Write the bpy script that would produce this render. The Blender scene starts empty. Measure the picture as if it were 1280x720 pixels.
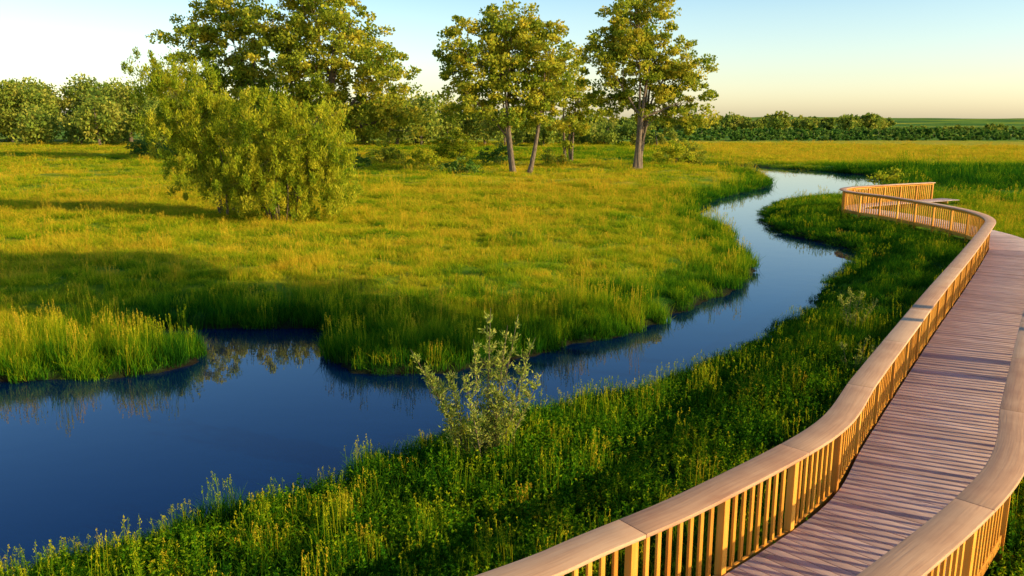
import bpy, math, random
import numpy as np
from mathutils import Vector
rng=np.random.default_rng(7); random.seed(7)
sc=bpy.context.scene
sc.view_settings.view_transform='Standard'; sc.view_settings.look='None'; sc.view_settings.exposure=0

# ---------------------------------------------------------------- helpers
def link(o,parent=None):
    sc.collection.objects.link(o)
    if parent: o.parent=parent
    return o
def mesh_np(name,V,F,mats,attrs=None,mi=None,smooth=False):
    V=np.asarray(V,dtype=np.float32); F=np.asarray(F,dtype=np.int32); k=F.shape[1]
    m=bpy.data.meshes.new(name)
    m.vertices.add(len(V)); m.vertices.foreach_set('co',V.ravel())
    m.loops.add(F.size); m.loops.foreach_set('vertex_index',F.ravel())
    m.polygons.add(len(F)); m.polygons.foreach_set('loop_start',np.arange(0,F.size,k,dtype=np.int32))
    if mi is not None: m.polygons.foreach_set('material_index',np.asarray(mi,dtype=np.int32))
    if smooth: m.polygons.foreach_set('use_smooth',np.ones(len(F),dtype=bool))
    for mt in mats: m.materials.append(mt)
    m.update(calc_edges=True)
    for n,(t,d,a) in (attrs or {}).items():
        at=m.attributes.new(n,t,d)
        at.data.foreach_set('vector' if t=='FLOAT_VECTOR' else 'value',np.asarray(a,dtype=np.float32).ravel())
    return m
def catmull(P,n=12):
    P=np.array(P,float); out=[]
    Q=np.vstack([2*P[0]-P[1],P,2*P[-1]-P[-2]])
    for i in range(1,len(Q)-2):
        a,b,c,d=Q[i-1],Q[i],Q[i+1],Q[i+2]
        for t in np.linspace(0,1,n,endpoint=False):
            out.append(.5*((2*b)+(-a+c)*t+(2*a-5*b+4*c-d)*t*t+(-a+3*b-3*c+d)*t**3))
    out.append(P[-1]); return np.array(out)
def resample(P,step):
    d=np.r_[0,np.cumsum(np.linalg.norm(np.diff(P,axis=0),axis=1))]
    n=max(2,int(round(d[-1]/step))+1); s=np.linspace(0,d[-1],n)
    return np.stack([np.interp(s,d,P[:,i]) for i in range(P.shape[1])],1)
_nw=[(rng.normal(size=2),rng.uniform(0,6.28)) for _ in range(40)]
def noise2(x,y,scale,o=0):
    r=0
    for i in range(8):
        (w,ph)=_nw[(i+o*8)%40]; w=w/np.linalg.norm(w)*(0.6+.28*i)
        r=r+np.sin((x*w[0]+y*w[1])*6.28/scale+ph+1.3*np.sin((x*w[1]-y*w[0])*3.1/scale+ph*2))
    return r/4.0
def sstep(a,b,x):
    t=np.clip((x-a)/(b-a),0,1); return t*t*(3-2*t)

# ---------------------------------------------------------------- materials
def newmat(name):
    m=bpy.data.materials.new(name); m.use_nodes=True; nt=m.node_tree
    for n in list(nt.nodes): nt.nodes.remove(n)
    return m,nt,nt.nodes,nt.links
def ramp(N,stops):
    r=N.new('ShaderNodeValToRGB'); e=r.color_ramp.elements
    e[0].position=stops[0][0]; e[0].color=(*stops[0][1],1)
    e[1].position=stops[-1][0]; e[1].color=(*stops[-1][1],1)
    for p,c in stops[1:-1]:
        x=e.new(p); x.color=(*c,1)
    return r
GR=[(0,(.014,.075,.006)),(.25,(.045,.180,.006)),(.5,(.21,.360,.008)),(.75,(.56,.52,.012)),(1,(.80,.53,.03))]
def math_node(N,L,op,a,b,clamp=False):
    n=N.new('ShaderNodeMath'); n.operation=op; n.use_clamp=clamp
    for i,v in enumerate((a,b)):
        if isinstance(v,(int,float)): n.inputs[i].default_value=v
        else: L.new(v,n.inputs[i])
    return n.outputs[0]
def leafshader(N,L,col,trans=.35):
    d=N.new('ShaderNodeBsdfDiffuse'); L.new(col,d.inputs['Color'])
    t=N.new('ShaderNodeBsdfTranslucent'); L.new(col,t.inputs['Color'])
    mx=N.new('ShaderNodeMixShader'); mx.inputs[0].default_value=trans
    L.new(d.outputs[0],mx.inputs[1]); L.new(t.outputs[0],mx.inputs[2])
    o=N.new('ShaderNodeOutputMaterial'); L.new(mx.outputs[0],o.inputs[0])
def grass_mat(name,shift=0.0,tipgain=.42):
    m,nt,N,L=newmat(name)
    a=N.new('ShaderNodeAttribute'); a.attribute_type='INSTANCER'; a.attribute_name='tint'
    b=N.new('ShaderNodeAttribute'); b.attribute_name='rnd'
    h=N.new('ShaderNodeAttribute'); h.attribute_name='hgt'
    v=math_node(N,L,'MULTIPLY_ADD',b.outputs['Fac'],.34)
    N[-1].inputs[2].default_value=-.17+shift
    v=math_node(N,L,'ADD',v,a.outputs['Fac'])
    w=math_node(N,L,'MULTIPLY_ADD',h.outputs['Fac'],tipgain); N[-1].inputs[2].default_value=-tipgain*.55  # low sun on the tips put into the colour: darker base, yellower tip
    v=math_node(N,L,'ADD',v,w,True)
    r=ramp(N,GR); L.new(v,r.inputs[0])
    leafshader(N,L,r.outputs[0],.4)
    return m
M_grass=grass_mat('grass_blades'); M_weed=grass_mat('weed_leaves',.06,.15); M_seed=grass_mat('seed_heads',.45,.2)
def leaf_mat(name,stops,trans=.4):
    m,nt,N,L=newmat(name)
    b=N.new('ShaderNodeAttribute'); b.attribute_name='rnd'
    r=ramp(N,stops); L.new(b.outputs['Fac'],r.inputs[0])
    leafshader(N,L,r.outputs[0],trans)
    return m
M_cotton=leaf_mat('cottonwood_leaves',[(0,(.16,.25,.02)),(.5,(.42,.45,.035)),(1,(.74,.58,.05))],.45)
M_willow=leaf_mat('willow_leaves',[(0,(.15,.25,.015)),(.5,(.42,.46,.02)),(1,(.72,.60,.04))],.45)
M_shrub=leaf_mat('shrub_leaves',[(0,(.20,.30,.04)),(.5,(.42,.46,.06)),(1,(.64,.58,.12))])
M_far=leaf_mat('far_leaves',[(0,(.12,.20,.03)),(.5,(.30,.36,.04)),(1,(.56,.48,.07))],.35)
M_hedge=leaf_mat('hedge_leaves',[(0,(.06,.15,.02)),(.5,(.12,.24,.03)),(1,(.26,.32,.05))],.3)
def bark_mat(name,c1,c2):
    m,nt,N,L=newmat(name)
    tc=N.new('ShaderNodeTexCoord'); mp=N.new('ShaderNodeMapping'); mp.inputs['Scale'].default_value=(6,6,1.2)
    L.new(tc.outputs['Object'],mp.inputs[0])
    n=N.new('ShaderNodeTexNoise'); n.inputs['Scale'].default_value=2; n.inputs['Detail'].default_value=6; L.new(mp.outputs[0],n.inputs[0])
    r=ramp(N,[(.35,c1),(.65,c2)]); L.new(n.outputs[0],r.inputs[0])
    d=N.new('ShaderNodeBsdfPrincipled'); d.inputs['Roughness'].default_value=.9; L.new(r.outputs[0],d.inputs['Base Color'])
    bp=N.new('ShaderNodeBump'); bp.inputs['Strength'].default_value=.6; L.new(n.outputs[0],bp.inputs['Height']); L.new(bp.outputs[0],d.inputs['Normal'])
    o=N.new('ShaderNodeOutputMaterial'); L.new(d.outputs[0],o.inputs[0]); return m
M_bark=bark_mat('bark',(.09,.06,.04),(.26,.18,.11)); M_twig=bark_mat('twig',(.10,.07,.035),(.24,.17,.09))
def wood_mat(name,c1,c2,c3,rough=.65,spec=.25):
    m,nt,N,L=newmat(name)
    a=N.new('ShaderNodeAttribute'); a.attribute_name='loc'
    mp=N.new('ShaderNodeMapping'); mp.inputs['Scale'].default_value=(1.6,38,38); L.new(a.outputs['Vector'],mp.inputs[0])
    n=N.new('ShaderNodeTexNoise'); n.inputs['Scale'].default_value=1; n.inputs['Detail'].default_value=7; n.inputs['Roughness'].default_value=.6; L.new(mp.outputs[0],n.inputs[0])
    n2=N.new('ShaderNodeTexNoise'); n2.inputs['Scale'].default_value=2.2; n2.inputs['Detail'].default_value=5
    tc=N.new('ShaderNodeTexCoord'); L.new(tc.outputs['Object'],n2.inputs[0])
    b=N.new('ShaderNodeAttribute'); b.attribute_name='rnd'
    v=math_node(N,L,'MULTIPLY',n.outputs[0],.65)
    v=math_node(N,L,'ADD',v,math_node(N,L,'MULTIPLY',b.outputs['Fac'],.35))
    v=math_node(N,L,'ADD',v,math_node(N,L,'MULTIPLY',n2.outputs[0],.5))
    v=math_node(N,L,'SUBTRACT',v,.27)
    r=ramp(N,[(.15,c1),(.5,c2),(.85,c3)]); L.new(v,r.inputs[0])
    d=N.new('ShaderNodeBsdfPrincipled'); d.inputs['Roughness'].default_value=rough; d.inputs['Specular IOR Level'].default_value=spec
    L.new(r.outputs[0],d.inputs['Base Color'])
    bp=N.new('ShaderNodeBump'); bp.inputs['Strength'].default_value=.35; bp.inputs['Distance'].default_value=.01
    L.new(n.outputs[0],bp.inputs['Height']); L.new(bp.outputs[0],d.inputs['Normal'])
    o=N.new('ShaderNodeOutputMaterial'); L.new(d.outputs[0],o.inputs[0]); return m
M_deck=wood_mat('weathered_decking',(.38,.25,.20),(.60,.42,.34),(.74,.54,.44))
M_cap=wood_mat('rail_cap_wood',(.50,.24,.12),(.70,.39,.20),(.82,.52,.29))
M_bal=wood_mat('cedar_wood',(.50,.17,.015),(.80,.33,.03),(.92,.47,.07))

# ---------------------------------------------------------------- river outline (world metres)
Lb=[(-90,14),(-50,16),(-30,16.8),(-15.2,17.2),(-11.7,17.3),(-10.0,17.6),(-8.8,18.0),(-7.7,18.6),(-7.9,19.6),(-10.2,20.6),(-10.0,22.0),(-7.6,22.3),(-5.4,22.0),(-4.7,20.0),(-4.0,18.4),(-2.6,17.9),(-1.5,18.1),(0.2,19.1),(1.3,20.4),(2.6,21.1),(4.5,23.1),(6.6,25.8),(8.6,28.9),(9.6,31.7),(10.3,35.7),(11.1,42.3),(11.0,47.5),(12.2,53.2),(15.1,60.5),(19.0,66),(23.0,73.1),(25.3,83.4),(25.5,94.0),(20,103),(8,112)]
Rb=[(-90,-26),(-40,-9.7),(-16,3.1),(-8.1,8.1),(-6.2,9.4),(-5.1,10.1),(-4.1,10.9),(-2.9,11.95),(-2.1,12.9),(-1.4,13.7),(-0.3,14.6),(1.2,15.6),(2.6,16.2),(4.1,17.7),(6.2,19.9),(8.6,23.1),(11.2,27.7),(13.9,31.8),(15.5,34.8),(15.5,38.0),(14.5,42.0),(15.1,47.0),(17.1,52.6),(21.1,58.2),(27.5,62.6),(34,71),(38.5,79),(38.5,90),(34,99),(27,109),(13,118)]
Lc=resample(catmull(Lb,8),.9); Rc=resample(catmull(Rb,8),.9)
POLY=np.vstack([Lc,Rc[::-1]])
def dist_poly(x,y,P,closed=False):
    A=P if closed else P[:-1]; B=np.roll(P,-1,0) if closed else P[1:]
    best=np.full(x.shape,1e9)
    for a,b in zip(A,B):
        dx,dy=b-a; t=np.clip(((x-a[0])*dx+(y-a[1])*dy)/(dx*dx+dy*dy+1e-9),0,1)
        best=np.minimum(best,(x-a[0]-t*dx)**2+(y-a[1]-t*dy)**2)
    return np.sqrt(best)
def inside(x,y,P):
    c=np.zeros(x.shape,bool); A=P; B=np.roll(P,-1,0)
    for a,b in zip(A,B):
        if a[1]==b[1]: continue
        k=((a[1]>y)!=(b[1]>y))&(x<(b[0]-a[0])*(y-a[1])/(b[1]-a[1])+a[0]); c^=k
    return c
def field(x,y):
    x=np.asarray(x,float); y=np.asarray(y,float)
    dl=np.full(x.shape,500.); dr=np.full(x.shape,500.)
    nr=(np.abs(x)<130)&(y<160)&(y>-40)
    dl[nr]=dist_poly(x[nr],y[nr],Lc); dr[nr]=dist_poly(x[nr],y[nr],Rc)
    ins=np.zeros(x.shape,bool); ins[nr]=inside(x[nr],y[nr],POLY)
    sd=np.minimum(dl,dr); sd=np.where(ins,-sd,sd)
    sd=sd+(.20*noise2(x,y,2.6,1)+.12*noise2(x,y,.9,3))*np.exp(-np.abs(sd)/2)
    right=dr<dl
    far=sd>400
    right=np.where(far,x>22,right)
    return sd,right
def height(x,y,sd,right):
    h=-.95+.55*sstep(-2.0,-.05,sd)+.30*sstep(-.12,.35,sd)+.13*sstep(.3,2.5,sd)
    land=sstep(.5,6,sd)
    h=h+land*(.12*noise2(x,y,11,2)+.06*noise2(x,y,4,0))+np.where(right,0,.26)*sstep(.5,6,sd)
    r=np.hypot(x,y)
    h=h+sstep(150,700,r)*(1.2*noise2(x,y,420,3))
    h=h+sstep(500,1500,y)*(5.5+4.5*noise2(x,y,1900,1))
    return h
def tint(x,y,sd,right):
    n=noise2(x,y,7,0); n1=noise2(x,y,2.3,2); n2=noise2(x,y,26,1)
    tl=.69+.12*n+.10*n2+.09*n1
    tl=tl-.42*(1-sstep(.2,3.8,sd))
    t_r=.14+.08*n+.08*n1  # near right bank darker: the rail's shade is put into its green too
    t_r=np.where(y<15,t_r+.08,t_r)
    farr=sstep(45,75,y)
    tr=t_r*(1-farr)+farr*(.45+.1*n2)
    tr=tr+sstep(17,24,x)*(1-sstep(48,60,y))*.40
    belt=sstep(62,68,y)*(1-sstep(92,99,y))*sstep(24,34,x)
    tr=tr*(1-belt)+belt*(.10+.07*n)
    t=np.where(right,tr,tl)
    gold=sstep(96,112,y)*(1-sstep(205,235,y+12*noise2(x,y,90,4)))*sstep(14,40,x)
    t=t*(1-gold)+gold*(.86+.12*n)
    gl=sstep(52,75,y)*(1-sstep(10,20,x))
    t=t+gl*(.02+.18*noise2(x*.35,y,16,3))
    fx=sstep(225,260,y); t=t*(1-fx)+fx*(.50+.30*noise2(x*.25,y,110,2))
    return np.clip(t,.03,1.05)

# ---------------------------------------------------------------- ground
nu,nv=560,600
u=np.linspace(-1,1,nu); v=np.linspace(0,1,nv)
gx=48*u+2600*np.sign(u)*np.abs(u)**6.5; gy=-28+118*v+4200*v**5.5
X,Y=np.meshgrid(gx,gy); sdG,rG=field(X,Y); Z=height(X,Y,sdG,rG)
idx=np.arange(nu*nv).reshape(nv,nu)
F=np.stack([idx[:-1,:-1],idx[:-1,1:],idx[1:,1:],idx[1:,:-1]],-1).reshape(-1,4)
m,nt,N,L=newmat('meadow_ground')
a=N.new('ShaderNodeAttribute'); a.attribute_name='tint'
mud=N.new('ShaderNodeAttribute'); mud.attribute_name='mud'
tc=N.new('ShaderNodeTexCoord')
n1=N.new('ShaderNodeTexNoise'); n1.inputs['Scale'].default_value=.9; n1.inputs['Detail'].default_value=8; n1.inputs['Roughness'].default_value=.7; L.new(tc.outputs['Object'],n1.inputs[0])
n2=N.new('ShaderNodeTexNoise'); n2.inputs['Scale'].default_value=.05; n2.inputs['Detail'].default_value=6; L.new(tc.outputs['Object'],n2.inputs[0])
s=math_node(N,L,'MULTIPLY_ADD',n1.outputs[0],.6); N[-1].inputs[2].default_value=-.36
s2=math_node(N,L,'MULTIPLY_ADD',n2.outputs[0],.4); N[-1].inputs[2].default_value=-.2
s=math_node(N,L,'ADD',s,s2); s=math_node(N,L,'ADD',s,a.outputs['Fac'],True)
r=ramp(N,[(p,tuple(c*.72 for c in col)) for p,col in GR]); L.new(s,r.inputs[0])
mx=N.new('ShaderNodeMix'); mx.data_type='RGBA'; L.new(mud.outputs['Fac'],mx.inputs[0]); L.new(r.outputs[0],mx.inputs[6]); mx.inputs[7].default_value=(.022,.016,.008,1)
d=N.new('ShaderNodeBsdfPrincipled'); d.inputs['Roughness'].default_value=.95; d.inputs['Specular IOR Level'].default_value=.1
L.new(mx.outputs[2],d.inputs['Base Color'])
bp=N.new('ShaderNodeBump'); bp.inputs['Strength'].default_value=1; bp.inputs['Distance'].default_value=.35; L.new(n1.outputs[0],bp.inputs['Height']); L.new(bp.outputs[0],d.inputs['Normal'])
o=N.new('ShaderNodeOutputMaterial'); L.new(d.outputs[0],o.inputs[0])
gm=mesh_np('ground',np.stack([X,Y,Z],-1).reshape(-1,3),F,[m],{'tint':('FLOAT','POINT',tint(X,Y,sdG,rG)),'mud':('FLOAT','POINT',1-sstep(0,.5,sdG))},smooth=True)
link(bpy.data.objects.new('ground',gm))

# ---------------------------------------------------------------- water
m,nt,N,L=newmat('river_water')
tc=N.new('ShaderNodeTexCoord'); mp=N.new('ShaderNodeMapping'); mp.inputs['Scale'].default_value=(1,1.6,1); L.new(tc.outputs['Object'],mp.inputs[0])
n1=N.new('ShaderNodeTexNoise'); n1.inputs['Scale'].default_value=.9; n1.inputs['Detail'].default_value=3; L.new(mp.outputs[0],n1.inputs[0])
bp=N.new('ShaderNodeBump'); bp.inputs['Strength'].default_value=.05; bp.inputs['Distance'].default_value=.03; L.new(n1.outputs[0],bp.inputs['Height'])
d=N.new('ShaderNodeBsdfPrincipled'); d.inputs['Base Color'].default_value=(.0,.011,.050,1); d.inputs['Roughness'].default_value=.01
d.inputs['IOR'].default_value=1.5; d.inputs['Specular IOR Level'].default_value=.8
L.new(bp.outputs[0],d.inputs['Normal'])
o=N.new('ShaderNodeOutputMaterial'); L.new(d.outputs[0],o.inputs[0])
wx=np.linspace(-120,70,20); wy=np.linspace(-30,130,20); WX,WY=np.meshgrid(wx,wy)
ii=np.arange(400).reshape(20,20); WF=np.stack([ii[:-1,:-1],ii[:-1,1:],ii[1:,1:],ii[1:,:-1]],-1).reshape(-1,4)
link(bpy.data.objects.new('river_water',mesh_np('river_water',np.stack([WX,WY,0*WX-.35],-1).reshape(-1,3),WF,[m])))

# ---------------------------------------------------------------- boardwalk
PL=[(-14,-2.4),(-8,1.2),(-4,3.8),(-0.2,6.1),(0.85,6.85),(2.15,7.85),(4.2,9.75),(5.5,11.65),(6.9,13.7),(10.2,18.5),(13.9,23.8),(17.6,29.2),(19.5,32.2),(20.4,35),(20.5,38),(20.0,42.4),(19.2,45.4),(20.0,47.6),(22.6,49.4),(28.3,52.3)]
PLc=resample(catmull(PL,10),.05)
T=np.gradient(PLc,axis=0); T/=np.linalg.norm(T,axis=1)[:,None]+1e-9
ker=np.ones(25)/25
Ts=np.stack([np.convolve(np.pad(T[:,i],12,mode='edge'),ker,'valid') for i in (0,1)],1); Ts/=np.linalg.norm(Ts,axis=1)[:,None]
NR=np.stack([Ts[:,1],-Ts[:,0]],1)
WID=1.80
PRc=PLc+NR*WID
zd=.50
class Boxes:
    def __init__(s): s.V=[];s.F=[];s.loc=[];s.rnd=[]
    def hexa(s,c,along=(1,0,0)):
        b=len(s.V); s.V+= [tuple(p) for p in c]
        s.F+=[(b+3,b+2,b+1,b),(b+4,b+5,b+6,b+7)]+[(b+i,b+(i+1)%4,b+4+(i+1)%4,b+4+i) for i in range(4)]
        C=np.array(c); ax=np.array(along,float); ax/=np.linalg.norm(ax)
        ct=C.mean(0); up=np.array([0,0,1.]) if abs(ax[2])<.9 else np.array([1.,0,0]); sd_=np.cross(ax,up); sd_/=np.linalg.norm(sd_); up=np.cross(sd_,ax)
        o=np.array([random.uniform(0,90),random.uniform(0,9),random.uniform(0,9)])
        for p in C: q=p-ct; s.loc.append((q@ax+o[0],q@sd_+o[1],q@up+o[2]))
        s.rnd+=[random.random()]*8
    def ribbon(s,P,Nn,hw,z0,z1):
        # long board following the curve, one closed solid
        b=len(s.V); n=len(P); o=random.uniform(0,90); rd=random.random(); oy=random.uniform(0,9)
        for i,(p,nn) in enumerate(zip(P,Nn)):
            for (sg,z) in ((-1,z0),(1,z0),(1,z1),(-1,z1)):
                q=p+nn*hw*sg; s.V.append((q[0],q[1],z)); s.loc.append((o+i*.25,oy+sg*hw,z)); s.rnd.append(rd)
        for i in range(n-1):
            for j in range(4): s.F.append((b+4*i+j,b+4*i+(j+1)%4,b+4*(i+1)+(j+1)%4,b+4*(i+1)+j))
        s.F.append((b+3,b+2,b+1,b)); e=b+4*(n-1); s.F.append((e,e+1,e+2,e+3))
    def beam(s,p0,p1,w,h):
        p0=np.array(p0,float);p1=np.array(p1,float);a=p1-p0;a/=np.linalg.norm(a)
        up=np.array([0,0,1.]) if abs(a[2])<.9 else np.array([0,1.,0])
        sd_=np.cross(a,up); sd_/=np.linalg.norm(sd_); up=np.cross(sd_,a)
        f=lambda p,i,j:p+sd_*w/2*i+up*h/2*j
        s.hexa([f(p0,-1,-1),f(p1,-1,-1),f(p1,1,-1),f(p0,1,-1),f(p0,-1,1),f(p1,-1,1),f(p1,1,1),f(p0,1,1)],a)
    def post(s,x,y,z0,z1,t,w,d):
        t=np.array([t[0],t[1]]); n=np.array([t[1],-t[0]]); c=[]
        for z in (z0,z1):
            for i,j in ((-1,-1),(1,-1),(1,1),(-1,1)):
                q=np.array([x,y])+t*w/2*i-n*d/2*j; c.append((q[0],q[1],z))
        s.hexa(c,(0,0,1))
    def obj(s,name,mat,parent,bevel=.004):
        m=mesh_np(name,s.V,s.F,[mat],{'loc':('FLOAT_VECTOR','POINT',s.loc),'rnd':('FLOAT','POINT',s.rnd)})
        ob=link(bpy.data.objects.new(name,m),parent)
        if bevel:
            b=ob.modifiers.new('bevel','BEVEL'); b.width=bevel; b.segments=2; b.limit_method='ANGLE'
        return ob
bw=link(bpy.data.objects.new('wooden_boardwalk',None))
deck=Boxes(); step=.145; k=step/.05
s=0.0
def at(P,s):
    i=min(int(s),len(P)-2); f=s-i; return P[i]*(1-f)+P[i+1]*f
while s+k<len(PLc)-1:
    e=s+k*.94; zz=zd+random.uniform(-.002,.002)
    wf=1.0 if at(PLc,s)[1]<46 else .62
    a,b=at(PLc,s)-.03*at(NR,s),at(PLc,e)-.03*at(NR,e); c,d_=at(PLc,e)+(WID*wf+.03)*at(NR,e),at(PLc,s)+(WID*wf+.03)*at(NR,s)
    deck.hexa([(a[0],a[1],zz-.035),(d_[0],d_[1],zz-.035),(c[0],c[1],zz-.035),(b[0],b[1],zz-.035),(a[0],a[1],zz),(d_[0],d_[1],zz),(c[0],c[1],zz),(b[0],b[1],zz)],(c[0]-b[0],c[1]-b[1],0))
    s+=k
deck.obj('deck_boards',M_deck,bw,.004)
fr=Boxes()
def rail(P,tag,end=None):
    cap=Boxes(); ba=Boxes()
    n=int(((end or len(P))-1)//30); ids=[i*30 for i in range(n+1)]
    for i in ids:
        p=P[i]; t=Ts[i]; ba.post(p[0],p[1],-.6,1.52,t,.095,.095)
    for i in range(0,len(ids)-1,2):
        a=ids[i]; b=ids[min(i+2,len(ids)-1)]
        jj=np.unique(np.r_[np.arange(a,b,5),b]); PP=P[jj].copy(); dd=PP[1]-PP[0]; PP[0]+=dd/np.linalg.norm(dd)*.006
        dz=random.uniform(-.002,.002)
        cap.ribbon(PP,NR[jj],.19,1.522,1.565+dz)
    for a,b in zip(ids[:-1],ids[1:]):
        pa,pb=P[a],P[b]
        dr=(pb-pa)/np.linalg.norm(pb-pa); nn=np.array([dr[1],-dr[0]])
        A=pa+dr*.05;B=pb-dr*.05
        for off in (-.034,.034):
            q0=A+nn*off; q1=B+nn*off
            ba.beam((q0[0],q0[1],1.465),(q1[0],q1[1],1.465),.03,.105)
        ba.beam((A[0],A[1],.40),(B[0],B[1],.40),.04,.16)
        Ln=np.linalg.norm(B-A); m_=int(round(Ln/.165))
        for j in range(1,m_):
            q=A+dr*(Ln*j/m_+random.uniform(-.006,.006))
            ba.post(q[0],q[1],.49,1.51,dr,.055,.034)
    cap.obj('rail_cap_'+tag,M_cap,bw,.006); ba.obj('rail_balusters_'+tag,M_bal,bw,.003)
rail(PLc-NR*.10,'west'); eid=int(np.argmax(PLc[:,1]>31.5)); rail(PRc+NR*.10,'east',eid)
for i in range(0,len(PLc),30):
    a=PLc[i];b=PLc[i]+NR[i]*WID*(1 if PLc[i][1]<46 else .6); fr.beam((a[0],a[1],.36),(b[0],b[1],.36),.05,.18)
fr.obj('deck_joists',M_bal,bw,0)

# ---------------------------------------------------------------- vegetation builders
def leafquads(C,D,l,w):
    n=len(C); D=D/(np.linalg.norm(D,axis=1)[:,None]+1e-9)
    R=rng.normal(size=(n,3)); S=np.cross(D,R); S/=np.linalg.norm(S,axis=1)[:,None]+1e-9
    l=np.asarray(l).reshape(-1,1)*np.ones((n,1)); w=np.asarray(w).reshape(-1,1)*np.ones((n,1))
    up=np.cross(S,D)
    V=np.stack([C-D*l/2,C+S*w/2+up*w*.18-D*l*.08,C+D*l/2,C-S*w/2+up*w*.18-D*l*.08],1).reshape(-1,3)
    F=np.arange(4*n).reshape(n,4); return V,F
class Acc:
    def __init__(s): s.V=[];s.F=[];s.n=0;s.mi=[];s.rnd=[];s.h=[]
    def add(s,V,F,mi,rnd,h=None):
        s.V.append(V); s.F.append(F+s.n); s.n+=len(V); s.mi.append(np.full(len(F),mi))
        s.rnd.append(np.broadcast_to(rnd,(len(V),)).astype(float)); s.h.append(np.zeros(len(V)) if h is None else h)
    def tube(s,P,R,mi=0,sides=6):
        P=np.asarray(P,float); n=len(P); T=np.gradient(P,axis=0); T/=np.linalg.norm(T,axis=1)[:,None]+1e-9
        ref=np.array([.3,.9,.1]); A=np.cross(T,ref); A/=np.linalg.norm(A,axis=1)[:,None]+1e-9; B=np.cross(T,A)
        th=np.linspace(0,2*np.pi,sides,endpoint=False)
        V=(P[:,None]+np.asarray(R)[:,None,None]*(A[:,None]*np.cos(th)[None,:,None]+B[:,None]*np.sin(th)[None,:,None])).reshape(-1,3)
        ii=np.arange(n*sides).reshape(n,sides); j=np.roll(ii,-1,1)
        F=np.stack([ii[:-1],j[:-1],j[1:],ii[1:]],-1).reshape(-1,4)
        s.add(V,F,mi,rng.random())
    def mesh(s,name,mats):
        return mesh_np(name,np.vstack(s.V),np.vstack(s.F),mats,{'rnd':('FLOAT','POINT',np.concatenate(s.rnd)),'hgt':('FLOAT','POINT',np.concatenate(s.h))},np.concatenate(s.mi))
def curve(a,b,bend,n=7,rise=.0):
    a=np.array(a,float);b=np.array(b,float); t=np.linspace(0,1,n)[:,None]
    mid=(a+b)/2+rng.normal(size=3)*bend+np.array([0,0,rise])
    return (1-t)**2*a+2*t*(1-t)*mid+t*t*b
def ground_z(x,y):
    sd,r=field(np.array([x]),np.array([y])); return float(height(np.array([x]),np.array([y]),sd,r)[0])
def tree(name,base,lobes,trunks,rad,leaf,clump_r,dens,leaves_per,mats,spread=.5,upd=.1,fork=.3,shell=.5,aspect=.6,squash=.7):
    A=Acc(); z0=ground_z(*base)
    H=max(l[2]+l[5] for l in lobes)
    stems=[]
    for k in range(trunks):
        th=rng.uniform(0,6.28); o=np.array([math.cos(th),math.sin(th),0])*spread*(k>0 or trunks>1)
        top=np.array([o[0]*2.4+rng.normal()*.3,o[1]*1.5,H*(fork+.35)])
        P=curve(o+[0,0,-.5],top,H*.02,9); R=np.linspace(rad*1.1,rad*.22,9)*(1 if k==0 else rng.uniform(.6,.9)); R[0]*=1.35
        A.tube(P,R,0,8); stems.append((P,R))
    for (x,y,z,rx,ry,rz) in lobes:
        c=np.array([x,y,z])
        P0,R0=stems[int(np.argmin([np.linalg.norm(p[-1][:2]-c[:2])+rng.uniform(0,.5) for p,_ in stems]))]
        i=rng.integers(4,8) if c[2]>P0[-1][2]*.8 else rng.integers(2,5)
        limb=curve(P0[i],c+[0,0,rz*.35],H*.03,9,rise=H*.02); A.tube(limb,np.linspace(R0[i]*.75,rad*.1,9),0,6)
        vol=rx*ry*rz; n=max(6,int(dens*vol/clump_r**3))
        d=rng.normal(size=(n,3)); d/=np.linalg.norm(d,axis=1)[:,None]
        rr=rng.random(n)**(1/3.); rr=shell+(1-shell)*rr; rr=np.where(rng.random(n)<.25,rng.random(n)*shell+.15,rr)*rng.uniform(.8,1.18,n)
        cc=c+d*rr[:,None]*np.array([rx,ry,rz])
        cc=cc[cc[:,2]>.25]
        for q in cc[:max(8,len(cc)//3)]:
            j=rng.integers(3,9); A.tube(curve(limb[j],q,.25*clump_r+.05,4),np.linspace(rad*.12,rad*.03,4),0,4)
        for q in cc:
            cr=clump_r*rng.uniform(.55,1.25); m_=int(leaves_per*rng.uniform(.6,1.3))
            dd=rng.normal(size=(m_,3)); dd/=np.linalg.norm(dd,axis=1)[:,None]
            C=q+dd*(rng.random((m_,1))**.45)*cr*np.array([1.15,1.15,squash]) if squash<1 else q+dd*(rng.random((m_,1))**.6)*cr*np.array([.8,.8,squash])+np.array([0,0,.1])
            D=dd*.6+rng.normal(size=(m_,3))*.5+np.array([0,0,upd])
            l=leaf*rng.uniform(.6,1.3,m_)
            V,F=leafquads(C,D,l,l*aspect)
            cr_=rng.uniform(.15,.85); A.add(V,F,1,np.repeat(np.clip(cr_+rng.normal(size=m_)*.18,0,1),4))
    m=A.mesh(name,mats); o=link(bpy.data.objects.new(name,m)); o.location=(base[0],base[1],z0); return o
cm=[M_bark,M_cotton]
tree('cottonwood_tree',(0.8,80.7),[(-4.8,0,11.2,3.4,3.5,3.6),(-0.8,0.5,13.2,3.6,3.6,2.9),(2.7,0,11,2.8,3.2,3.6),(-5.4,-.5,7.2,2.8,2.6,2.3),(-1,0,9.8,3.2,3,2.8),(0,0,6.6,4.0,3.3,2.4),(2.8,0,7.5,2.4,2.6,2.4)],4,.28,.32,.8,.95,85,cm,.9,aspect=.75)
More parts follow.
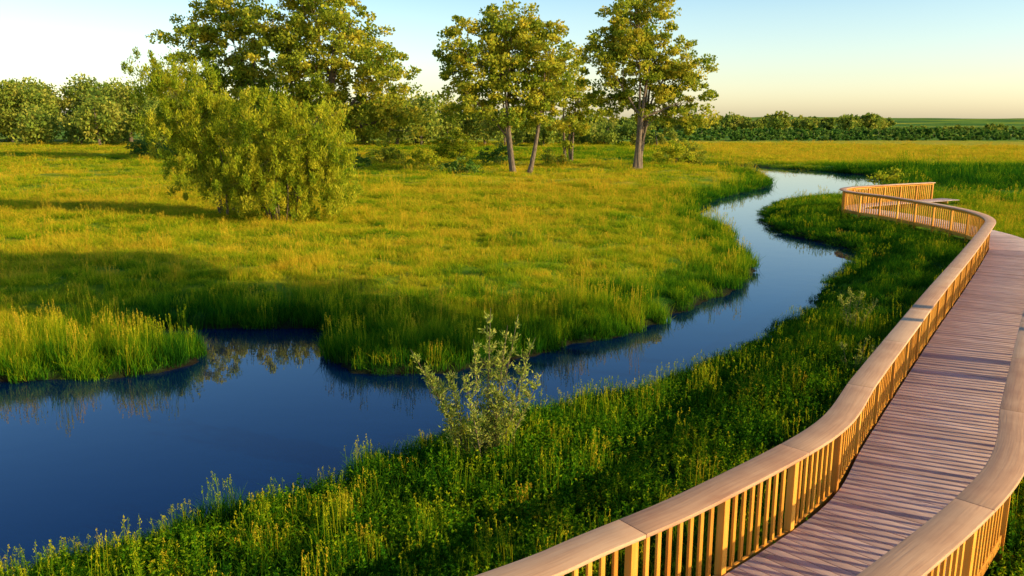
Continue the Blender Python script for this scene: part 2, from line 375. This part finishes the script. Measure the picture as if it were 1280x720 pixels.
tree('cottonwood_tree',(13.0,87),[(0.3,0,15.4,3.7,4,3.1),(-3.6,0,11,2.5,3,2.8),(5,0,10.6,3.2,3.2,2.7),(1,0,10.6,3.6,3.3,3),(5.0,-.5,6.4,3.6,2.8,2.4),(-1.5,0,13,2.9,2.8,2.8),(-2.4,1,6.8,2.8,2.2,2.2),(2,0,7,3,2.6,2.2)],4,.30,.32,.8,.95,85,cm,.9,aspect=.75)
tree('cottonwood_tree',(7.2,103),[(-.5,0,10.5,2.4,2.5,3.2),(1.5,0,7.5,2.8,2.5,2.8),(0,0,4.4,3.0,2.5,2.5)],3,.2,.38,.85,1.0,70,cm,.5,aspect=.7)
tree('cottonwood_tree',(-24.6,103),[(0,0,19.6,5,5,4.2),(-5,0,15.5,4.3,4.5,4.6),(4.5,0,15,4.8,5,4.4),(9,0,11,4.2,4.3,3.2),(0,-1,11.5,5.2,5,3.8),(6.5,-1,7,5.6,4,3.4),(10,-1,5,3.6,3.5,2.6),(0,-1,6,5,4,3.4),(-5,0,7,4.6,4,3.6)],4,.48,.42,1.1,1.05,85,cm,1.3,aspect=.7)
tree('cottonwood_tree',(-36,106),[(0,0,18.6,4.4,4.5,3.8),(-5,0,14.8,3.7,4,3.1),(1,0,13,4.6,4.5,4.0),(-4,0,9,3.6,4,3.4),(3,0,8,4.2,4,3.6),(-2,0,5,4.5,4,3)],3,.42,.42,1.1,1.05,85,cm,1.1,aspect=.7)
wm=[M_twig,M_willow]
tree('willow_bush',(-15.4,43.5),[(-3.2,0,7.0,1.8,1.7,1.6),(-1.5,0,6.1,1.8,1.8,1.7),(-2.5,0,4.4,1.8,1.8,1.6),(-.2,0,4.4,1.9,1.8,1.9),(-1.6,0,2.6,1.9,1.8,1.7),(.2,0,1.7,1.7,1.7,1.5)],7,.08,.20,.38,.85,85,wm,.45,1.0,.1,.4,.26,1.25)
tree('willow_bush',(-11.9,42),[(-.7,0,5.4,1.6,1.6,1.4),(1.7,0,4.3,2.0,1.8,1.8),(-.4,0,3.4,2.4,1.9,1.9),(2.2,0,2.2,2.0,1.7,1.9),(-1.9,0,1.8,2,1.7,1.7),(.7,-.3,1.4,2.6,1.8,1.4)],9,.07,.20,.38,.85,85,wm,.6,1.0,.05,.4,.26,1.25)
# unseen tree added beyond the boardwalk's east side, shaped to shade the near meadow
tree('cottonwood_tree',(20.5,11.0),[(0,0,17,4.0,4.2,3.2),(-2,1,13.5,3.5,4.0,2.8),(2,-1,14,3.5,4.0,2.5),(0,0,10.5,3.2,3.8,2.2)],3,.25,.6,1.3,1.1,70,cm,.6,aspect=.75)

for (x,y,r_,h_) in [(-5.1,78.4,2.0,1.7),(-10,90,2.2,2.2),(-15,96,2.6,2.8),(-2,97,2.2,2.4),(5,94,1.8,2.0),(19,96,2.6,2.6),(34.5,73,2.0,1.7),(-46,110,3,2.6),(-54,120,3,3),(-8,112,3,4),(24,110,3,3.5),(-17.5,88,2,2)]:
    tree('shrub',(x,y),[(0,0,h_*.5,r_*.75,r_*.7,h_*.5),(r_*.5,.2,h_*.35,r_*.5,r_*.5,h_*.38),(-r_*.55,-.1,h_*.38,r_*.5,r_*.5,h_*.42)],3,.05,.28,.5,.8,50,[M_twig,random.choice([M_willow,M_hedge,M_cotton])],.3,.3,.1,.4,.5)

def wand_shrub(name,base,stems,leafn,leaf,mats):
    A=Acc()
    for (bx,by,tx,ty,h) in stems:
        P=curve((bx,by,-.1),(tx,ty,h),.07,12); A.tube(P,np.linspace(.014,.003,12),0,5)
        for k in range(leafn):
            f=rng.uniform(.18,1); q=P[int(f*11)]
            ln=(1.15-f)*.42*rng.uniform(.4,1)+.05
            th=rng.uniform(0,6.28); e=q+np.array([math.cos(th)*.65,math.sin(th)*.65,.85])*ln
            tw=curve(q,e,.02,4); A.tube(tw,np.linspace(.004,.002,4),0,3)
            m_=16; t=rng.random((m_,1)); C=q*(1-t)+e*t+rng.normal(size=(m_,3))*.016
            D=(e-q)/ln*.8+rng.normal(size=(m_,3))*.6; l=leaf*rng.uniform(.6,1.3,m_)
            V,F=leafquads(C+D*l[:,None]*.4,D,l,l*.34); A.add(V,F,1,np.repeat(rng.random(m_),4))
    o=link(bpy.data.objects.new(name,A.mesh(name,mats))); o.location=(*base,ground_z(*base)); return o
wand_shrub('willow_sapling',(-.45,12.0),[(0,0,.12,0,2.65),(.05,0,.38,.1,2.35),(-.05,.05,-.15,0,2.15),(.1,0,.82,.1,2.15),(-.1,0,-.55,.1,1.6),(-.15,0,-1.15,.1,1.95),(-.1,.1,-.85,.3,1.4),(.1,.1,.65,-.2,1.7),(0,-.1,-.3,-.3,1.7),(.15,0,.3,.3,1.9),(.1,0,.2,-.2,1.4),(0,0,.55,.2,2.5),(0,0,.05,.3,2.3),(-.1,0,-.95,0,1.65),(.2,0,.95,.1,1.6),(-.2,0,-.6,-.2,1.2)],34,.068,[M_twig,M_shrub])
wand_shrub('willow_sapling',(8.9,20.0),[(0,0,.2,.2,1.1),(.1,.1,.5,0,.9),(-.1,0,-.4,.1,.95),(0,.1,-.1,.2,1.2)],14,.07,[M_twig,M_shrub])
wand_shrub('willow_sapling',(7.4,16.4),[(0,0,.2,.1,.95),(.1,.1,.4,0,.8),(-.1,0,-.3,.1,.8)],12,.06,[M_twig,M_shrub])

def woods(name,items,leaf,per,mat,clr):
    A=Acc()
    for (x,y,h,r_) in items:
        A.tube(np.array([[x,y,-1],[x+rng.normal()*.3,y,h*.3],[x+rng.normal()*.6,y,h*.75]]),np.array([.035,.028,.008])*h,0,5)
        n=int(np.clip(4.2*h/clr,12,64))
        d=rng.normal(size=(n,3)); d/=np.linalg.norm(d,axis=1)[:,None]
        cc=np.array([x,y,h*.5])+d*np.array([r_,r_,h*.44])*rng.uniform(.45,1.0,(n,1))
        for q in cc:
            dd=rng.normal(size=(per,3)); dd/=np.linalg.norm(dd,axis=1)[:,None]
            C=q+dd*rng.random((per,1))**.4*clr*min(r_,h*.4)*rng.uniform(.7,1.2)*.5
            C[:,2]=np.maximum(C[:,2],.2)
            l=leaf*rng.uniform(.6,1.4,per); V,F=leafquads(C,dd+rng.normal(size=(per,3))*.6,l,l*.75)
            A.add(V,F,1,np.repeat(np.clip(rng.uniform(.15,.85)+rng.normal(size=per)*.15,0,1),4))
    return link(bpy.data.objects.new(name,A.mesh(name,[M_bark,mat])))
it=[]; x=-240.
while x<-84:
    it.append((x,205+rng.uniform(-10,12),rng.uniform(13.5,17.5),rng.uniform(3.6,5))); x+=rng.uniform(2.0,3.6)
woods('distant_treeline',it,.62,62,M_far,1.0)
it=[]; x=-100.
while x<34:
    hh=rng.uniform(8,12) if x<0 else rng.uniform(4.5,7)
    it.append((x,175+rng.uniform(-12,18),hh,rng.uniform(3,5))); x+=rng.uniform(2.6,4.5)
woods('distant_treeline',it,.62,52,M_far,1.0)
it=[]; x=60.
while x<360:
    hh=rng.uniform(5,9.5) if x<185 else rng.uniform(2.5,4.0)
    it.append((x,395+rng.uniform(-14,14),hh,rng.uniform(4,7))); x+=rng.uniform(4,7)
woods('distant_treeline',it,1.1,40,M_far,1.0)
for (yy,x0,hh) in ((248,45,2.6),(216,42,1.3),(310,70,2.2)):
    it=[]; x=x0*1.
    while x<300:
        it.append((x,yy+.08*x+rng.uniform(-3,3),hh*rng.uniform(.7,1.3),rng.uniform(4,6))); x+=rng.uniform(3,4.8)
    woods('distant_hedgerow',it,.7,36,M_hedge,1.0)
it=[]; x=-450.
while x<330:
    it.append((x,720+rng.uniform(-30,30),rng.uniform(6,10),rng.uniform(8,14))); x+=rng.uniform(9,22)
woods('distant_treeline',it,2.2,26,M_far,1.0)

# ---------------------------------------------------------------- grass clumps (instanced)
def blades(n,rad,hmin,hmax,w,bend,segs=3):
    th=rng.uniform(0,6.28,n); rr=np.sqrt(rng.random(n))*rad
    bx,by=rr*np.cos(th),rr*np.sin(th); h=rng.uniform(hmin,hmax,n)
    la=rng.uniform(0,6.28,n); lean=rng.uniform(.1,1,n)*bend*h
    lx,ly=np.cos(la)*lean,np.sin(la)*lean; sa=rng.uniform(0,3.14,n); sx,sy=np.cos(sa)*w/2,np.sin(sa)*w/2
    V=[];H=[]
    for i in range(segs+1):
        t=i/segs; wd=(1-t**1.6)*.92+.08
        cx,cy,cz=bx+lx*t*t,by+ly*t*t,h*t*(1-.22*t*bend)-.04
        V+= [np.stack([cx-sx*wd,cy-sy*wd,cz],1),np.stack([cx+sx*wd,cy+sy*wd,cz],1)]; H+=[np.full(n,t)]*2
    V=np.stack(V,1); K=2*(segs+1); H=np.stack(H,1)
    b=np.arange(n)[:,None]*K; F=[]
    for i in range(segs): F.append(np.concatenate([b+2*i,b+2*i+1,b+2*i+3,b+2*i+2],1))
    return V.reshape(-1,3),np.concatenate(F),np.repeat(rng.random(n),K),H.reshape(-1)
src=bpy.data.collections.new('grass_sources')
def srcobj(name,A): 
    o=bpy.data.objects.new(name,A.mesh(name,[M_grass,M_weed,M_seed])); src.objects.link(o)
def add_bl(A,*a,mi=0,**k):
    V,F,r_,h=blades(*a,**k); A.add(V,F,mi,r_,h)
for i in range(3):
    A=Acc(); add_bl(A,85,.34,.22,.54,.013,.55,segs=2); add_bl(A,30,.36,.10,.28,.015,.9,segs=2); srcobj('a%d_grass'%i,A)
for i in range(2):
    A=Acc(); add_bl(A,70,.30,.35,.72,.014,.6)
    n=8; th=rng.uniform(0,6.28,n); b=np.stack([np.cos(th),np.sin(th)],1)*rng.random((n,1))*.28
    for k in range(n):
        hh=rng.uniform(.6,.92); P=curve((b[k,0],b[k,1],0),(b[k,0]+rng.normal()*.08,b[k,1]+rng.normal()*.08,hh),.03,4)
        A.tube(P,np.array([.004,.003,.003,.002]),2,3)
        C=P[-1]-np.array([0,0,1])*rng.random((12,1))*.15+rng.normal(size=(12,3))*.009
        V,F=leafquads(C,rng.normal(size=(12,3))*.4+[0,0,1],.035,.012); A.add(V,F,2,rng.random(),np.full(len(V),.8))
    srcobj('b%d_sedge'%i,A)
for i in range(3):
    A=Acc(); add_bl(A,40,.32,.15,.4,.012,.6)
    for k in range(13):
        bx,by=rng.normal(size=2)*.16; hh=rng.uniform(.24,.62); P=curve((bx,by,0),(bx+rng.normal()*.07,by+rng.normal()*.07,hh),.02,5)
        A.tube(P,np.linspace(.004,.002,5),1,3)
        m_=22; t=rng.uniform(.2,1.02,m_); C=np.stack([np.interp(t,np.linspace(0,1,5),P[:,j]) for j in range(3)],1)
        D=rng.normal(size=(m_,3)); D[:,2]=np.abs(D[:,2])*.45+.15; D/=np.linalg.norm(D,axis=1)[:,None]
        l=rng.uniform(.04,.085,m_)*(1.15-.5*t); V,F=leafquads(C+D*l[:,None]*.6,D,l,l*.5); A.add(V,F,1,np.repeat(rng.random(m_),4),np.repeat(t,4))
    srcobj('c%d_weed'%i,A)
def sector(n,r0,r1,a0,a1,pw):
    q=rng.random(n); r_=(r0**pw+q*(r1**pw-r0**pw))**(1/pw); a_=np.radians(rng.uniform(a0,a1,n))
    return r_*np.sin(a_),r_*np.cos(a_),r_
xs=[];ys=[];rs=[]
for args in ((9500,4.5,24,-50,50,1.7),(14000,20,65,-44,44,1.6),(8500,60,200,-40,40,1.0)):
    a,b,c=sector(*args); xs.append(a);ys.append(b);rs.append(c)
for P in (Lc,Rc):
    Q=resample(P,.28); Q=Q[(Q[:,1]>6)&(Q[:,1]<100)&(np.abs(Q[:,0])<45)]; Q=Q+rng.normal(size=Q.shape)*.32
    xs.append(Q[:,0]);ys.append(Q[:,1]);rs.append(np.hypot(Q[:,0],Q[:,1]))
xs=np.concatenate(xs);ys=np.concatenate(ys);rs=np.concatenate(rs)
sd,rt=field(xs,ys); PC=(PLc+PRc)/2
db=dist_poly(xs,ys,PC[::10]); ok=(sd>.02)&(db>WID/2+.28)
xs,ys,rs,sd,rt=xs[ok],ys[ok],rs[ok],sd[ok],rt[ok]; n=len(xs)
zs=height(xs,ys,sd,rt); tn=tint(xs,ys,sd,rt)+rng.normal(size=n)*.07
dry=(rng.random(n)<.07); tn=np.where(dry,tn+.25,tn)
w=np.clip(rs/26,.95,5); lush=1-sstep(.3,3.5,sd); nn=noise2(xs,ys,3.1,3); nb=noise2(xs,ys,1.3,1)
edge=sstep(0,1.6,sd)
hz=np.where(rt,(.38+.36*edge+.18*nn+.1*nb),(.52+.26*nn+.16*nb+.42*lush))*np.clip(rs/55,1,1.35)*rng.uniform(.65,1.35,n)
belt=sstep(62,68,ys)*(1-sstep(92,99,ys))*sstep(24,34,xs)*rt
hz=np.maximum(hz,.22)*(1+.9*belt)
q=rng.random(n); ty=rng.integers(0,3,n)
ty=np.where((q<.10+.14*lush)|((nn>.6)&(q<.3)),rng.integers(3,5,n),ty)
wd=rt&(ys<18)&(noise2(xs,ys,4,1)>-.6)&(q>.22)&(sd>.8); ty=np.where(wd,rng.integers(5,8,n),ty)
tn=np.where(wd,tn+.04,tn)
pm=bpy.data.meshes.new('grass'); pm.vertices.add(n); pm.vertices.foreach_set('co',np.stack([xs,ys,zs],1).astype(np.float32).ravel())
def pa(nm,t,vals):
    a=pm.attributes.new(nm,t,'POINT'); a.data.foreach_set('vector' if t=='FLOAT_VECTOR' else 'value',np.asarray(vals).ravel())
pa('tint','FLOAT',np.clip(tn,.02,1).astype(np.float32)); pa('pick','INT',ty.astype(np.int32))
pa('scl','FLOAT_VECTOR',np.stack([w,w,hz],1).astype(np.float32))
pa('rot','FLOAT_VECTOR',np.stack([rng.normal(size=n)*.06,rng.normal(size=n)*.06,rng.uniform(0,6.28,n)],1).astype(np.float32))
go=link(bpy.data.objects.new('grass',pm))
ng=bpy.data.node_groups.new('scatter','GeometryNodeTree')
ng.interface.new_socket('Geometry',in_out='INPUT',socket_type='NodeSocketGeometry'); ng.interface.new_socket('Geometry',in_out='OUTPUT',socket_type='NodeSocketGeometry')
N=ng.nodes;L=ng.links; gi=N.new('NodeGroupInput');gu=N.new('NodeGroupOutput'); ip=N.new('GeometryNodeInstanceOnPoints'); ci=N.new('GeometryNodeCollectionInfo')
ci.inputs['Collection'].default_value=src; ci.inputs['Separate Children'].default_value=True; ci.inputs['Reset Children'].default_value=True
def na(nm,t):
    a=N.new('GeometryNodeInputNamedAttribute'); a.data_type=t; a.inputs['Name'].default_value=nm; return a.outputs['Attribute']
L.new(gi.outputs[0],ip.inputs['Points']); L.new(ci.outputs[0],ip.inputs['Instance']); ip.inputs['Pick Instance'].default_value=True
L.new(na('pick','INT'),ip.inputs['Instance Index']); L.new(na('scl','FLOAT_VECTOR'),ip.inputs['Scale']); L.new(na('rot','FLOAT_VECTOR'),ip.inputs['Rotation'])
L.new(ip.outputs[0],gu.inputs[0])
md=go.modifiers.new('scatter','NODES'); md.node_group=ng

# ---------------------------------------------------------------- light, sky, camera
EL=math.radians(21); to=Vector((.92,-.39,0)).normalized()*math.cos(EL)+Vector((0,0,math.sin(EL)))
sl=bpy.data.lights.new('sun','SUN'); sl.energy=5.6; sl.angle=math.radians(.5); sl.color=(1,.81,.47)
so=link(bpy.data.objects.new('sun',sl)); so.rotation_euler=to.to_track_quat('Z','Y').to_euler(); so.location=(40,-10,30)
wd_=bpy.data.worlds.new('World'); sc.world=wd_; wd_.use_nodes=True; N=wd_.node_tree.nodes; L=wd_.node_tree.links
bg=N['Background']; sk=N.new('ShaderNodeTexSky'); sk.sky_type='NISHITA'; sk.sun_disc=False; sk.sun_elevation=EL; sk.sun_rotation=math.atan2(to.x,to.y)
sk.air_density=1.0; sk.dust_density=1.2; sk.ozone_density=1.5; sk.altitude=0
# haze: warm and pale at the horizon, clearer blue overhead
tc=N.new('ShaderNodeTexCoord'); sx=N.new('ShaderNodeSeparateXYZ'); L.new(tc.outputs['Generated'],sx.inputs[0])
hr=ramp(N,[(0,(1.95,1.80,1.60)),(.05,(1.55,1.50,1.38)),(.12,(1.28,1.36,1.32)),(.22,(.72,1.08,1.30)),(.5,(.22,.50,.92)),(1,(.16,.34,.70))]); L.new(sx.outputs['Z'],hr.inputs[0])
mxs=N.new('ShaderNodeMix'); mxs.data_type='RGBA'; mxs.blend_type='MULTIPLY'; mxs.inputs[0].default_value=1
L.new(sk.outputs[0],mxs.inputs[6]); L.new(hr.outputs[0],mxs.inputs[7]); L.new(mxs.outputs[2],bg.inputs[0]); bg.inputs[1].default_value=.175
cd=bpy.data.cameras.new('camera'); cd.sensor_width=36; cd.lens=28.0; cd.clip_end=12000; cd.clip_start=.05
co=link(bpy.data.objects.new('camera',cd)); co.location=(0,0,5.5); co.rotation_euler=(math.radians(90-11.9),0,0); sc.camera=co
print('instances',n)
